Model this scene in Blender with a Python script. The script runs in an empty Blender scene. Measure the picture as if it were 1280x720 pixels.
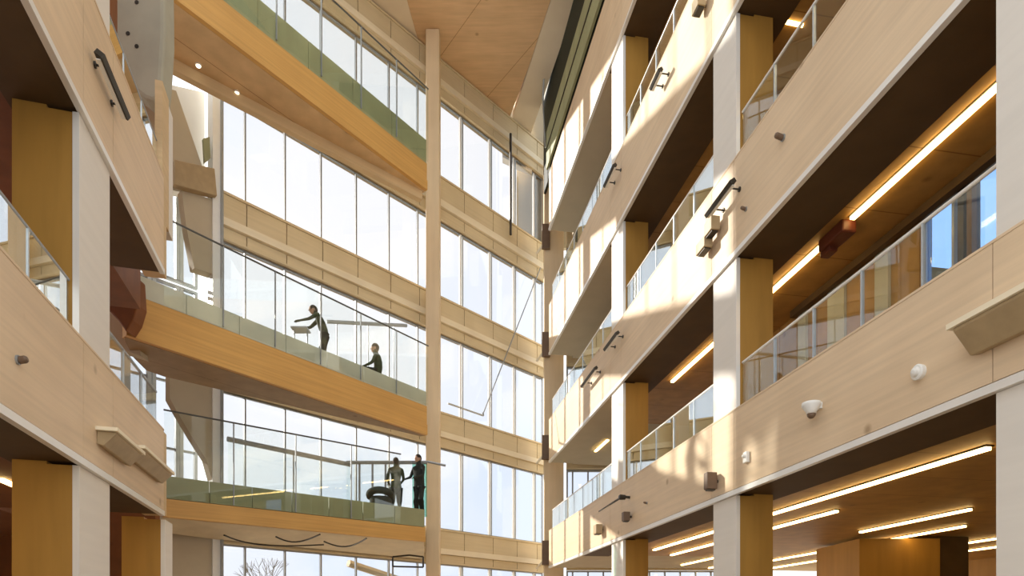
import bpy, bmesh, math, random
from mathutils import Vector, Matrix
random.seed(7)
C = bpy.context.scene.collection
EYE = 1.6          # camera height; most heights below are given above the eye and raised by EYE
F = 800.0; HY = 783.0

# ------------------------------------------------------------------ materials
def new_mat(name):
    m = bpy.data.materials.new(name); m.use_nodes = True
    nt = m.node_tree; nt.nodes.clear()
    out = nt.nodes.new('ShaderNodeOutputMaterial')
    return m, nt, out

def principled(name, col, rough=0.6, metal=0.0, spec=0.5, noise=0.0, nscale=(1, 1, 1), dark=None, bump=0.0):
    m, nt, out = new_mat(name)
    b = nt.nodes.new('ShaderNodeBsdfPrincipled')
    b.inputs['Base Color'].default_value = (*col, 1)
    b.inputs['Roughness'].default_value = rough
    b.inputs['Metallic'].default_value = metal
    b.inputs['Specular IOR Level'].default_value = spec
    nt.links.new(b.outputs[0], out.inputs[0])
    if noise > 0:
        g = nt.nodes.new('ShaderNodeNewGeometry')
        mp = nt.nodes.new('ShaderNodeMapping'); mp.inputs['Scale'].default_value = nscale
        n = nt.nodes.new('ShaderNodeTexNoise'); n.inputs['Scale'].default_value = 1; n.inputs['Detail'].default_value = 5
        nt.links.new(g.outputs['Position'], mp.inputs[0]); nt.links.new(mp.outputs[0], n.inputs['Vector'])
        r = nt.nodes.new('ShaderNodeValToRGB')
        r.color_ramp.elements[0].position = 0.32; r.color_ramp.elements[1].position = 0.68
        d = dark or tuple(c * (1 - noise) for c in col)
        r.color_ramp.elements[0].color = (*d, 1); r.color_ramp.elements[1].color = (*col, 1)
        nt.links.new(n.outputs['Fac'], r.inputs[0]); nt.links.new(r.outputs[0], b.inputs['Base Color'])
        if bump:
            bp = nt.nodes.new('ShaderNodeBump'); bp.inputs['Strength'].default_value = bump; bp.inputs['Distance'].default_value = .01
            nt.links.new(n.outputs['Fac'], bp.inputs['Height']); nt.links.new(bp.outputs[0], b.inputs['Normal'])
    return m

def wood(name, col, noise=.18, rough=.55, joints=None, joint_dir=(1, 0), knots=True, grain=(.5, .5, 16), spec=.3):
    """wood with fine grain, a few knots and (joints = board width) thin board joints across joint_dir"""
    m = principled(name, col, rough, 0, spec, noise, grain)
    nt = m.node_tree
    b = [n for n in nt.nodes if n.type == 'BSDF_PRINCIPLED'][0]
    src = b.inputs['Base Color'].links[0].from_socket
    g = [n for n in nt.nodes if n.type == 'NEW_GEOMETRY'][0]
    def mul(a, fac_socket, c2):
        mx = nt.nodes.new('ShaderNodeMix'); mx.data_type = 'RGBA'; mx.blend_type = 'MULTIPLY'
        nt.links.new(fac_socket, mx.inputs['Factor']); nt.links.new(a, mx.inputs['A'])
        mx.inputs['B'].default_value = (*c2, 1)
        return mx.outputs['Result']
    # broad tone variation
    n2 = nt.nodes.new('ShaderNodeTexNoise'); n2.inputs['Scale'].default_value = .9; n2.inputs['Detail'].default_value = 2
    nt.links.new(g.outputs['Position'], n2.inputs['Vector'])
    src = mul(src, n2.outputs['Fac'], (.80, .76, .72))
    if knots:
        v = nt.nodes.new('ShaderNodeTexVoronoi'); v.inputs['Scale'].default_value = 1.15
        nt.links.new(g.outputs['Position'], v.inputs['Vector'])
        mr = nt.nodes.new('ShaderNodeMapRange'); mr.inputs[1].default_value = .03; mr.inputs[2].default_value = .10
        mr.inputs[3].default_value = .6; mr.inputs[4].default_value = 0
        nt.links.new(v.outputs['Distance'], mr.inputs[0])
        src = mul(src, mr.outputs[0], (.35, .25, .15))
    if joints:
        dp = nt.nodes.new('ShaderNodeVectorMath'); dp.operation = 'DOT_PRODUCT'
        dp.inputs[1].default_value = (joint_dir[0], joint_dir[1], joint_dir[2] if len(joint_dir) > 2 else 0)
        nt.links.new(g.outputs['Position'], dp.inputs[0])
        dv = nt.nodes.new('ShaderNodeMath'); dv.operation = 'DIVIDE'; dv.inputs[1].default_value = joints
        nt.links.new(dp.outputs['Value'], dv.inputs[0])
        fr = nt.nodes.new('ShaderNodeMath'); fr.operation = 'FRACT'; nt.links.new(dv.outputs[0], fr.inputs[0])
        lt = nt.nodes.new('ShaderNodeMath'); lt.operation = 'LESS_THAN'; lt.inputs[1].default_value = .02 / joints
        nt.links.new(fr.outputs[0], lt.inputs[0])
        src = mul(src, lt.outputs[0], (.55, .45, .35))
    nt.links.new(src, b.inputs['Base Color'])
    return m

def glass(name, tint, ior=1.5, boost=0.0, rough=0.0):
    m, nt, out = new_mat(name)
    t = nt.nodes.new('ShaderNodeBsdfTransparent'); t.inputs[0].default_value = (*tint, 1)
    g = nt.nodes.new('ShaderNodeBsdfGlossy'); g.inputs['Color'].default_value = (.95, .98, .97, 1); g.inputs['Roughness'].default_value = rough
    f = nt.nodes.new('ShaderNodeFresnel'); 
    ge = nt.nodes.new('ShaderNodeNewGeometry'); mr = nt.nodes.new('ShaderNodeMapRange')
    mr.inputs[3].default_value = ior; mr.inputs[4].default_value = 1 / ior     # same reflectance on both faces of the thin pane
    nt.links.new(ge.outputs['Backfacing'], mr.inputs[0]); nt.links.new(mr.outputs[0], f.inputs['IOR'])
    ad = nt.nodes.new('ShaderNodeMath'); ad.operation = 'ADD'; ad.use_clamp = True; ad.inputs[1].default_value = boost
    mx = nt.nodes.new('ShaderNodeMixShader')
    nt.links.new(f.outputs[0], ad.inputs[0]); nt.links.new(ad.outputs[0], mx.inputs[0])
    nt.links.new(t.outputs[0], mx.inputs[1]); nt.links.new(g.outputs[0], mx.inputs[2])
    nt.links.new(mx.outputs[0], out.inputs[0])
    return m

def emit(name, col, s):
    m, nt, out = new_mat(name)
    e = nt.nodes.new('ShaderNodeEmission'); e.inputs[0].default_value = (*col, 1); e.inputs[1].default_value = s
    nt.links.new(e.outputs[0], out.inputs[0])
    return m

M = {}
M['fascia'] = wood('pale timber cladding', (.80, .625, .42), .12, .5)
M['column'] = principled('white washed column face', (.74, .70, .63), .55, 0, .4, .05, (.6, .6, 9))
M['amber'] = wood('amber timber', (.47, .26, .055), .16, .5, knots=False, grain=(5, 5, .6))
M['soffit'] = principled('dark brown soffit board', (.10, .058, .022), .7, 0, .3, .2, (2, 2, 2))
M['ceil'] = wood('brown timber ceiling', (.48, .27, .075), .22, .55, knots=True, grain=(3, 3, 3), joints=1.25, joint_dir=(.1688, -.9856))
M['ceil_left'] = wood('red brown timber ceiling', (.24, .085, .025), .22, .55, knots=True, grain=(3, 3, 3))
M['bridge_beam'] = wood('golden laminated beam', (.72, .42, .13), .16, .5, knots=False, grain=(.5, .5, 20))
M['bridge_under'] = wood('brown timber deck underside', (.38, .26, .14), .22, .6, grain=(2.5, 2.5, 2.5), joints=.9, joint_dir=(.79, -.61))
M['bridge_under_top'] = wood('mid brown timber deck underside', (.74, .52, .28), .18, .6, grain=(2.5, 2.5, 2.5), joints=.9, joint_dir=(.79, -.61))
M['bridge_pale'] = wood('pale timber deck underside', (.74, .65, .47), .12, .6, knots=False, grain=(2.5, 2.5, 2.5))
M['back_beam'] = wood('honey timber beam', (.72, .54, .31), .12, .6, knots=False)
M['post'] = wood('tall pale timber column', (.80, .64, .42), .10, .55, knots=False, grain=(5, 5, .5))
M['spandrel'] = wood('beige timber spandrel', (.76, .64, .41), .08, .6, knots=False)
M['ledge'] = wood('cream timber ledge', (.92, .83, .62), .06, .5, knots=False)
M['roof'] = wood('honey timber roof soffit', (.80, .55, .31), .14, .6, grain=(.9, 9, 1), joints=2.4, joint_dir=(.80, .60))
M['roof_pale'] = wood('pale roof soffit', (.90, .79, .60), .08, .6, knots=False)
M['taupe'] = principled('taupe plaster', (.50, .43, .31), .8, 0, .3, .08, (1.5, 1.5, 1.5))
M['concrete'] = principled('smooth grey concrete', (.42, .40, .31), .8, 0, .3, .16, (1.4, 1.4, 1.4), bump=.2)
M['plaster'] = principled('white plaster', (.80, .79, .74), .8, 0, .3, .05, (1.5, 1.5, 1.5))
M['trim'] = principled('pale anodised trim', (.82, .80, .75), .35, .2, .5, .04, (3, 3, 3))
M['darkmetal'] = principled('dark bronze metal', (.055, .048, .038), .4, .6, .5, .2, (6, 6, 6))
M['railmetal'] = principled('dark grey rail', (.13, .135, .13), .4, .5, .5, .1, (6, 6, 6))
M['greymetal'] = principled('grey metal frame', (.34, .36, .37), .4, .5, .5, .1, (6, 6, 6))
M['bluemetal'] = principled('pale blue grey metal', (.50, .55, .58), .35, .5, .5, .1, (6, 6, 6))
M['whitemetal'] = principled('white painted frame', (.80, .81, .78), .4, 0, .5, .05, (6, 6, 6))
M['tan'] = principled('tan painted housing', (.42, .31, .17), .5, 0, .4, .15, (6, 6, 6))
M['brownbox'] = principled('brown housing', (.16, .10, .06), .5, 0, .4, .15, (6, 6, 6))
M['white'] = principled('white plastic', (.78, .77, .72), .4, 0, .5, .03, (8, 8, 8))
M['red'] = principled('dark red housing', (.13, .03, .012), .5, 0, .4, .2, (6, 6, 6))
M['curb'] = principled('sage green slab edge panel', (.30, .31, .17), .6, 0, .4, .12, (2, 2, 2))
M['curb_pale'] = principled('pale sage slab edge', (.58, .58, .46), .6, 0, .4, .15, (1.5, 1.5, 1.5))
M['darkgreen'] = principled('black green surface', (.018, .024, .014), .6, 0, .3, .2, (2, 2, 2))
M['greenpanel'] = principled('olive green parapet panel', (.36, .37, .20), .6, 0, .3, .15, (2, 2, 1))
M['floor'] = principled('warm stone floor', (.42, .33, .23), .5, 0, .4, .1, (1, 1, 1))
M['ground'] = principled('pale paved ground outside', (.42, .42, .38), .8, 0, .3, .1, (.2, .2, .2))
M['glass'] = glass('clear guard glass', (.965, .985, .975), 1.5, .0)
M['glass_reflective'] = glass('strongly reflective guard glass', (.80, .88, .88), 1.7, .38)
M['glass_mirror'] = glass('mirror like coated guard glass', (.80, .88, .90), 1.8, .6)
M['curtain_glass'] = glass('lightly tinted window glass', (.745, .755, .78), 1.4)
M['green_glass'] = glass('green guard glass', (.55, .80, .72), 1.6, .02)
M['reflection_glass'] = glass('blue pane for sky reflection', (.52, .68, .93), 1.4)
M['led'] = emit('warm light strip', (1.0, .66, .24), 11)
M['lamp'] = emit('small warm lamp', (1.0, .85, .6), 5)
M['skin'] = principled('skin', (.45, .27, .18), .6, 0, .4, .05, (10, 10, 10))
M['hair'] = principled('dark hair', (.03, .022, .015), .7, 0, .3, .2, (30, 30, 30))
M['cloth_green'] = principled('dark olive cloth', (.07, .085, .05), .9, 0, .2, .3, (12, 12, 12))
M['cloth_black'] = principled('charcoal cloth', (.035, .04, .035), .9, 0, .2, .3, (12, 12, 12))
M['cloth_blue'] = principled('grey blue cloth', (.22, .28, .30), .9, 0, .2, .3, (12, 12, 12))
M['bark'] = principled('grey bark', (.30, .26, .20), .9, 0, .2, .3, (4, 4, 4))
M['cushion'] = principled('charcoal upholstery', (.05, .06, .05), .9, 0, .2, .3, (12, 12, 12))

# ------------------------------------------------------------------ mesh helpers
class MB:
    def __init__(s): s.v = []; s.f = []; s.mi = []
    def add(s, vs, fs, mi=0):
        n = len(s.v); s.v += [tuple(v) for v in vs]; s.f += [tuple(i + n for i in f) for f in fs]; s.mi += [mi] * len(fs)
        return s
    def prism(s, pts, z0, z1, mi=0):
        """plan polygon pts (x,y) between heights z0, z1 (numbers, or lists per point) above the eye"""
        n = len(pts)
        a = z0 if isinstance(z0, (list, tuple)) else [z0] * n
        b = z1 if isinstance(z1, (list, tuple)) else [z1] * n
        vs = [(p[0], p[1], a[i] + EYE) for i, p in enumerate(pts)] + [(p[0], p[1], b[i] + EYE) for i, p in enumerate(pts)]
        fs = [tuple(range(n))[::-1], tuple(range(n, 2 * n))] + [(i, (i + 1) % n, (i + 1) % n + n, i + n) for i in range(n)]
        return s.add(vs, fs, mi)
    def extrude(s, poly, vec, mi=0):
        """3D polygon pushed along vec"""
        n = len(poly); vec = Vector(vec)
        vs = [Vector(p) for p in poly] + [Vector(p) + vec for p in poly]
        fs = [tuple(range(n)), tuple(range(n, 2 * n))[::-1]] + [(i + n, (i + 1) % n + n, (i + 1) % n, i) for i in range(n)]
        return s.add(vs, fs, mi)
    def frame_box(s, c, ax, ay, az, mi=0):
        c, ax, ay, az = map(Vector, (c, ax, ay, az))
        vs = [c + x * ax + y * ay + z * az for z in (-1, 1) for x, y in ((-1, -1), (1, -1), (1, 1), (-1, 1))]
        return s.add(vs, [(3, 2, 1, 0), (4, 5, 6, 7), (0, 1, 5, 4), (1, 2, 6, 5), (2, 3, 7, 6), (3, 0, 4, 7)], mi)
    def tube(s, path, r, n=8, mi=0):
        path = [Vector(p) for p in path]; rings = []
        rs = r if isinstance(r, (list, tuple)) else [r] * len(path)
        for i, p in enumerate(path):
            d = (path[min(i + 1, len(path) - 1)] - path[max(i - 1, 0)]).normalized()
            u = d.cross(Vector((0, 0, 1)))
            if u.length < .05: u = d.cross(Vector((0, 1, 0)))
            u.normalize(); w = d.cross(u)
            rings.append([p + rs[i] * (math.cos(2 * math.pi * k / n) * u + math.sin(2 * math.pi * k / n) * w) for k in range(n)])
        vs = [v for rg in rings for v in rg]
        fs = [(i * n + k, i * n + (k + 1) % n, (i + 1) * n + (k + 1) % n, (i + 1) * n + k) for i in range(len(path) - 1) for k in range(n)]
        fs += [tuple(range(n))[::-1], tuple(range((len(path) - 1) * n, len(path) * n))]
        return s.add(vs, fs, mi)
    def lathe(s, c, axis, prof, n=20, mi=0):
        """prof = [(distance along axis, radius)]"""
        c = Vector(c); a = Vector(axis).normalized()
        u = a.cross(Vector((0, 0, 1)))
        if u.length < .05: u = a.cross(Vector((0, 1, 0)))
        u.normalize(); w = a.cross(u)
        vs = [c + a * t + r * (math.cos(2 * math.pi * k / n) * u + math.sin(2 * math.pi * k / n) * w) for t, r in prof for k in range(n)]
        fs = [(i * n + k, i * n + (k + 1) % n, (i + 1) * n + (k + 1) % n, (i + 1) * n + k) for i in range(len(prof) - 1) for k in range(n)]
        fs += [tuple(range(n))[::-1], tuple(range((len(prof) - 1) * n, len(prof) * n))]
        return s.add(vs, fs, mi)
    def build(s, name, mats, parent=None, bevel=0, smooth=False):
        me = bpy.data.meshes.new(name)
        if parent is not None:
            o0 = parent.matrix_world.translation if parent.parent is None else None
            off = root_loc(parent)
        else:
            off = Vector((0, 0, 0))
        me.from_pydata([tuple(Vector(v) - off) for v in s.v], [], s.f)
        for m in (mats if isinstance(mats, list) else [mats]): me.materials.append(m)
        for p, mi in zip(me.polygons, s.mi): p.material_index = mi; p.use_smooth = smooth
        bm = bmesh.new(); bm.from_mesh(me); bmesh.ops.recalc_face_normals(bm, faces=bm.faces); bm.to_mesh(me); bm.free()
        o = bpy.data.objects.new(name, me); C.objects.link(o)
        if parent is not None: o.parent = parent
        if bevel:
            b = o.modifiers.new('edge', 'BEVEL'); b.width = bevel; b.segments = 2; b.limit_method = 'ANGLE'
        return o

def root_loc(o):
    v = Vector(o.location)
    while o.parent: o = o.parent; v += o.location
    return v

def thing(name, label, cat, loc=(0, 0, 0), group=None):
    o = bpy.data.objects.new(name, None); C.objects.link(o); o.location = loc
    o.empty_display_size = .1
    o['label'] = label; o['category'] = cat
    if group: o['group'] = group
    return o
def tag(o, label, cat, group=None):
    o['label'] = label; o['category'] = cat
    if group: o['group'] = group
    return o
def struct(o): o['kind'] = 'structure'; return o

# ------------------------------------------------------------------ the plan: four building lines
class Line:
    """vertical building plane X = a + b*Y; n points into the building"""
    def __init__(s, a, b, sg):
        s.a, s.b = a, b; k = math.sqrt(1 + b * b); s.n = (sg / k, -b * sg / k); s.t = (b / k, 1 / k)
    def Y(s, px): return s.a / ((px - 640) / F - s.b)
    def P(s, Y, d=0.0): return (s.a + s.b * Y + d * s.n[0], Y + d * s.n[1])
    def Q(s, px, y, d=0.0):
        Y = s.Y(px); p = s.P(Y, d); return Vector((p[0], p[1], (HY - y) * Y / F + EYE))
    def quad(s, Y0, Y1, d0, d1): return [s.P(Y0, d0), s.P(Y1, d0), s.P(Y1, d1), s.P(Y0, d1)]
    def V(s, Y, d, z): p = s.P(Y, d); return Vector((p[0], p[1], z + EYE))
R = Line(5.714, -.17125, 1)
L = Line(-3.125, -.26875, -1)
K = Line(-25.13, .9525, -1)       # curtain wall, n points outdoors
B = Line(-18.15, .7675, -1)       # front edge of the upper two bridges
B1 = Line(-28.0, 1.26, -1)        # front edge of the lowest bridge
B2B = Line(-25.8, 1.135, -1)      # back edge of the upper bridges

def box(line, Y0, Y1, d0, d1, z0, z1, mb=None, mi=0):
    return (mb or MB()).prism(line.quad(Y0, Y1, d0, d1), z0, z1, mi)

# ------------------------------------------------------------------ setting: floor, interior slabs, back walls
struct(MB().prism([(-22, -6), (24, -6), (24, 32), (-22, 32)], -EYE - .3, -EYE).build('floor', M['floor']))
g = MB().prism([(-90, 32.05), (90, 32.05), (90, 120), (-90, 120)], -EYE - .6, -EYE - .35).build('ground_outside', M['ground']); struct(g)

RZ = [(2.27, 3.67), (6.33, 7.94), (10.5, 12.35), (15.3, 17.45)]
LZ = [(1.95, 3.40), (6.15, 7.80)]
R0, R1 = 3.2, 24.7
L0, L1 = 2.5, L.Y(200)
R_cols = [(5.30, 6.14), (10.93, R.Y(893)), (R.Y(779.5), R.Y(765.5))]
L_cols = [(L.Y(97), L.Y(135)), (L.Y(205), L.Y(214)), (3.2, 4.1)]

# ceilings (with the slab above them) of the right wing
YW = 12.6                      # cut away so the added panes show sky, Y < YW, more than 2.5 m in
for i, (z0, z1) in enumerate(RZ):
    top = z1 - .35
    if i == 0:
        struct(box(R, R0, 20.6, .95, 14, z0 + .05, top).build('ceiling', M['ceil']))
        struct(box(R, 20.6, R1 + .3, .95, 14, z0 + .05, top).build('ceiling', M['taupe']))  # paler colour carries the brighter light of the last bay
    else:
        dm = 14 if i == 1 else 5.0
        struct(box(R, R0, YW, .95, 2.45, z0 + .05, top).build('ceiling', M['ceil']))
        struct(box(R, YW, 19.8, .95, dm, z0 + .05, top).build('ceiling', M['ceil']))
        struct(box(R, 19.8, R1 + .3, .95, dm, z0 + .05, top).build('ceiling', M['taupe']))  # last bay again: its stronger light is put into the ceiling colour
struct(box(R, R0, YW, .1, 2.45, 20.6, 21.0).build('ceiling', M['darkgreen']))
struct(box(R, YW, R1 + .3, .1, 5.0, 20.6, 21.0).build('ceiling', M['darkgreen']))
struct(box(R, R0, R1 + .3, 14, 14.3, -EYE, 3.3).build('wall_right', M['amber']))
struct(box(R, YW, R1 + .3, 14, 14.3, 3.3, 7.5).build('wall_right', M['amber']))
struct(box(R, YW - .2, 24, 5.0, 5.2, 7.6, 20.6).build('wall_right', M['ceil']))
struct(box(R, R0, YW, 2.45, 2.6, 7.6, 20.6).build('wall_right', M['ceil']))
struct(box(R, R0 - .4, R0 - .1, .3, 14.3, -EYE, 6.3).build('wall_front', M['amber']))
struct(box(R, R0 - .4, R0 - .1, .3, 2.6, 6.3, 21.0).build('wall_front', M['amber']))
struct(box(L, L0 - .4, L0 - .1, .3, 12.3, -EYE, 16.0).build('wall_front', M['amber']))
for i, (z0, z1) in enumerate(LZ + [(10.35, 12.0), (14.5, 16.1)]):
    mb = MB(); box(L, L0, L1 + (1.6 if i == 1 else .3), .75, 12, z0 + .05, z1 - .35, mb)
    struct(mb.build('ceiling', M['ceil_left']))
struct(box(L, L0, L1 + 1.5, 12, 12.3, -EYE, 16.0).build('wall_left', M['ceil_left']))
struct(box(L, L1 + .3, 15.2, 2.6, 12, 2.0, 3.0).build('ceiling', M['ceil_left']))
struct(MB().prism([(-20, 15.25), (-8.5, 15.25), (-8.5, 15.45), (-20, 15.45)], -EYE, 3.3).build('wall_end', M['ceil_left']))

# glazed end wall of the right wing, seen under the ceilings of the last bay
def window(name, line, Y0, Y1, d, z0, z1, muls, frame=.06, mat='greymetal', gl='curtain_glass', depth=.12, transoms=()):
    """one window: frame, a pane, and its mullions as parts"""
    w = bpy.data.objects.new(name, None); C.objects.link(w); struct(w)
    p = line.P(Y0, d); w.location = (p[0], p[1], z0 + EYE)
    mb = MB(); h = depth / 2
    box(line, Y0, Y1, d - h, d + h, z0, z0 + frame, mb); box(line, Y0, Y1, d - h, d + h, z1 - frame, z1, mb)
    box(line, Y0, Y0 + frame, d - h, d + h, z0 + frame, z1 - frame, mb); box(line, Y1 - frame, Y1, d - h, d + h, z0 + frame, z1 - frame, mb)
    mb.build('window_frame', M[mat], w)
    box(line, Y0 + frame, Y1 - frame, d - .012, d + .012, z0 + frame, z1 - frame).build('pane', M[gl], w)
    for y, wd, mt in muls:
        box(line, y - wd / 2, y + wd / 2, d - h * 1.5, d + h * .9, z0 + frame, z1 - frame).build('mullion', M[mt], w)
    for zt in transoms:
        box(line, Y0 + frame, Y1 - frame, d - h * .8, d + h * .8, zt, zt + .05).build('transom', M[mat], w)
    return w
E_ = Line(26.6 * 40, -40.0, 1)
class Flat(Line):
    """plane Y = c, running along X"""
    def __init__(s, c): s.c = c; s.n = (0, 1); s.t = (1, 0)
    def Y(s, px): return (px - 640) / F * s.c
    def P(s, X, d=0.0): return (X, s.c + d)
    def Q(s, px, y, d=0.0): return Vector(((px - 640) / F * (s.c + d), s.c + d, (HY - y) * (s.c + d) / F + EYE))
EW = Flat(25.9)
nwin = 1
wz = [-EYE] + [v for p in RZ for v in p] + [20.6]
for k in range(0, len(wz) - 1, 2):
    a, b = wz[k] + (.02 if k else 0), wz[k + 1] - .02
    window('window_%d' % nwin, EW, 2.2, 9.5, 0, a, b, [(2.45 + j * .62, .05, 'greymetal') for j in range(11)]); nwin += 1
for z0, z1 in RZ:
    struct(MB().prism(EW.quad(2.2, 9.5, -.3, .1), z0, z1).build('trim_%d' % (nwin), M['spandrel']))

# added blue panes standing in for sky reflected in the near guard glass
window('window_%d' % nwin, R, 7.5, 9.52, 2.35, 3.35, 6.36, [(8.80, .10, 'darkmetal'), (8.93, .04, 'bluemetal'), (8.66, .08, 'brownbox')], gl='reflection_glass'); nwin += 1
struct(box(R, 9.55, 13.9, 2.3, 2.45, 3.32, 6.37).build('wall_office', M['ceil']))
struct(box(R, R0, 7.47, 2.3, 2.45, 3.32, 6.37).build('wall_office', M['ceil']))
for k, (ya, yb) in enumerate([(10.15, 10.45), (11.2, 11.65), (12.3, 12.55)]):
    struct(box(R, ya, yb, 2.24, 2.295, 3.35, 6.3).build('trim_%d' % (40 + k), M['curb_pale']))
# ribbed beam line along the office partition
struct(box(R, R0, YW, 2.10, 2.22, 6.24, 6.37).build('trim_44', M['soffit']))

# ------------------------------------------------------------------ right wing: balcony fronts
ORD_R = ['lowest', 'second', 'third', 'topmost']
def balcony(line, lev, name_lab, z0, z1, Y0, Y1, cols, grp, end=.0, mat='fascia'):
    p = line.P(Y0)
    t = thing('balcony_front', name_lab, 'balcony', (p[0], p[1], z0 + EYE), grp)
    cuts = sorted([Y0, Y1] + [c for cc in cols for c in cc if Y0 < c < Y1])
    for a, b in zip(cuts, cuts[1:]):
        if b - a < .06: continue
        box(line, a + .006, b - .006, -.06, -.02, z0 + .07, z1).build('cladding_panel', M[mat], t)
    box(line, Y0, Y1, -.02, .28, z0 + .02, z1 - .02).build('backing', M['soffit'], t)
    box(line, Y0, Y1, -.075, .0, z0 - .03, z0 + .055).build('edge_trim', M['trim'], t)
    ys = Y1 if line is L else (20.6 if lev == 0 else 17.7)
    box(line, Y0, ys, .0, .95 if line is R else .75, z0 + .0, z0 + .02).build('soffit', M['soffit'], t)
    if ys < Y1: box(line, ys, Y1, .0, .95, z0 + .0, z0 + .02).build('soffit', M['taupe'], t)  # far soffit painted lighter to stand for the light it catches
    box(line, Y0, Y1, -.065, .30, z1 + .001, z1 + .03).build('coping', M['fascia'], t)
    return t
labsR = ['pale timber clad balcony front, lowest on the right side, carrying the dome camera',
         'pale timber clad balcony front, second from the bottom on the right side',
         'pale timber clad balcony front, third from the bottom on the right side',
         'topmost tan timber parapet on the right side below the olive panel']
for i, (z0, z1) in enumerate(RZ):
    balcony(R, i, labsR[i], z0, z1, R0, R1, R_cols, 'timber balcony fronts of the right wing')
labsL = ['pale timber clad balcony front, lower one on the left side with two shelf lights',
         'pale timber clad balcony front, upper one on the left side with a long dark fixture']
for i, (z0, z1) in enumerate(LZ):
    balcony(L, i, labsL[i], z0, z1, L0, L1, L_cols[:1], 'timber balcony fronts of the left wing')

# olive parapet above the topmost right balcony and a black sheet painting in the dark interior over it
t = thing('olive_parapet', 'olive green panelled parapet strip near the roof, beside the dark gap', 'parapet', (*R.P(R1), 17.5 + EYE))
box(R, 12, R1 + .2, -.12, -.04, 17.75, 18.45).build('lower_panel', M['greenpanel'], t)
box(R, 12, R1 + .2, -.12, -.04, 18.49, 19.2).build('upper_panel', M['greenpanel'], t)
box(R, 12, R1 + .2, -.15, -.04, 18.45, 18.49).build('joint_strip', M['darkmetal'], t)
struct(box(R, 10, R1 + 1.2, .0, .1, 17.5, 24).build('wall_upper', M['darkgreen']))

# ------------------------------------------------------------------ columns
def column(line, Y0, Y1, label, zb=-EYE, zt=21.0, grp=None, wid=.62, face='column', levels=RZ):
    p = line.P(Y0, .3)
    t = thing('timber_column', label, 'column', (p[0], p[1], zb + EYE), grp)
    box(line, Y0, Y1, .06 + .26, wid + .05, zb, zt).build('core', M['amber'], t)
    # the storey high front pieces stand between the balcony fronts
    zz = [zb] + [v for q in levels for v in q] + [zt]
    for k in range(0, len(zz) - 1, 2):
        a = zz[k] + (.035 if k else 0); b = zz[k + 1] - .035
        if b <= a: continue
        box(line, Y0, Y1, -.02, .05, a, b).build('front_face', M[face], t)
        box(line, Y0, Y1, .05, .32, a, b).build('side_face', M['amber'], t)
        box(line, Y0 - .012, Y0 - .001, -.02, .05, a, b).build('corner_trim', M['trim'], t)
    return t
rl = ['white faced column nearest the camera, at the right edge', 'white faced column with an amber side, second from the right edge',
      'slim looking white column with an amber side, farthest of the three on the right']
for (a, b), lb in zip(R_cols, rl): column(R, a, b, lb, grp='white and amber columns of the right wing')
ll = ['cream column with a broad amber side, nearest on the left', 'narrow cream edged column at the far end of the left balconies',
      'amber column off the left edge']
(a, b) = L_cols[0]; column(L, a, b, ll[0], zt=12.0, levels=LZ, grp='cream and amber columns of the left wing')
(a, b) = L_cols[1]; t = column(L, a, b, ll[1], zt=1.93, levels=[], grp='cream and amber columns of the left wing')
box(L, L.Y(203), L.Y(211), .0, .12, 7.2, 9.6).build('upper_post', M['back_beam'], t)
box(L, L.Y(211.2), L.Y(216), .0, .12, 7.2, 9.5).build('upper_edge', M['column'], t)
# wood strip closing the end of the left balconies
for (z0, z1), lb in zip(LZ, ['amber timber end strip of the lower left balcony', 'amber timber end strip of the upper left balcony']):
    tag(box(L, L1 + .005, L1 + .22, -.05, .3, z0, z1).build('end_post', M['back_beam'], bevel=.01), lb, 'post', 'amber end strips')

# corner column where the curtain wall meets the right wing
t = thing('corner_column', 'taupe corner column between the window wall and the right balconies', 'column', (1.7, 26.3, 0))
MB().prism([(1.32, 26.2), (2.12, 26.2), (2.12, 26.9), (1.32, 26.9)], -EYE, 19.6).build('shaft', M['post'], t)
for z in (3.6, 7.9, 12.1, 16.5):
    MB().prism([(1.22, 26.05), (1.55, 26.05), (1.55, 26.19), (1.22, 26.19)], z - 1.1, z - .1).build('steel_bracket', M['brownbox'], t, bevel=.02)
    MB().tube([(1.3, 26.1, z - .9 + EYE), (1.0, 26.2, z - 1.25 + EYE)], .05, 8).build('brace_rod', M['ledge'], t)

# tall central column
cx = (541.5 - 640) / F * 22.6
t = thing('tall_column', 'tall pale timber column standing free before the window wall', 'column', (cx, 22.6, 0))
w = .24
MB().prism([(cx - w, 22.4), (cx + w, 22.4), (cx + w, 22.85), (cx - w, 22.85)], -EYE, 20.93).build('shaft', M['post'], t, bevel=.03)
MB().prism([(cx - w - .03, 22.36), (cx + w + .03, 22.36), (cx + w + .03, 22.9), (cx - w - .03, 22.9)], -EYE, -EYE + .25).build('base', M['greymetal'], t, bevel=.01)

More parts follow.
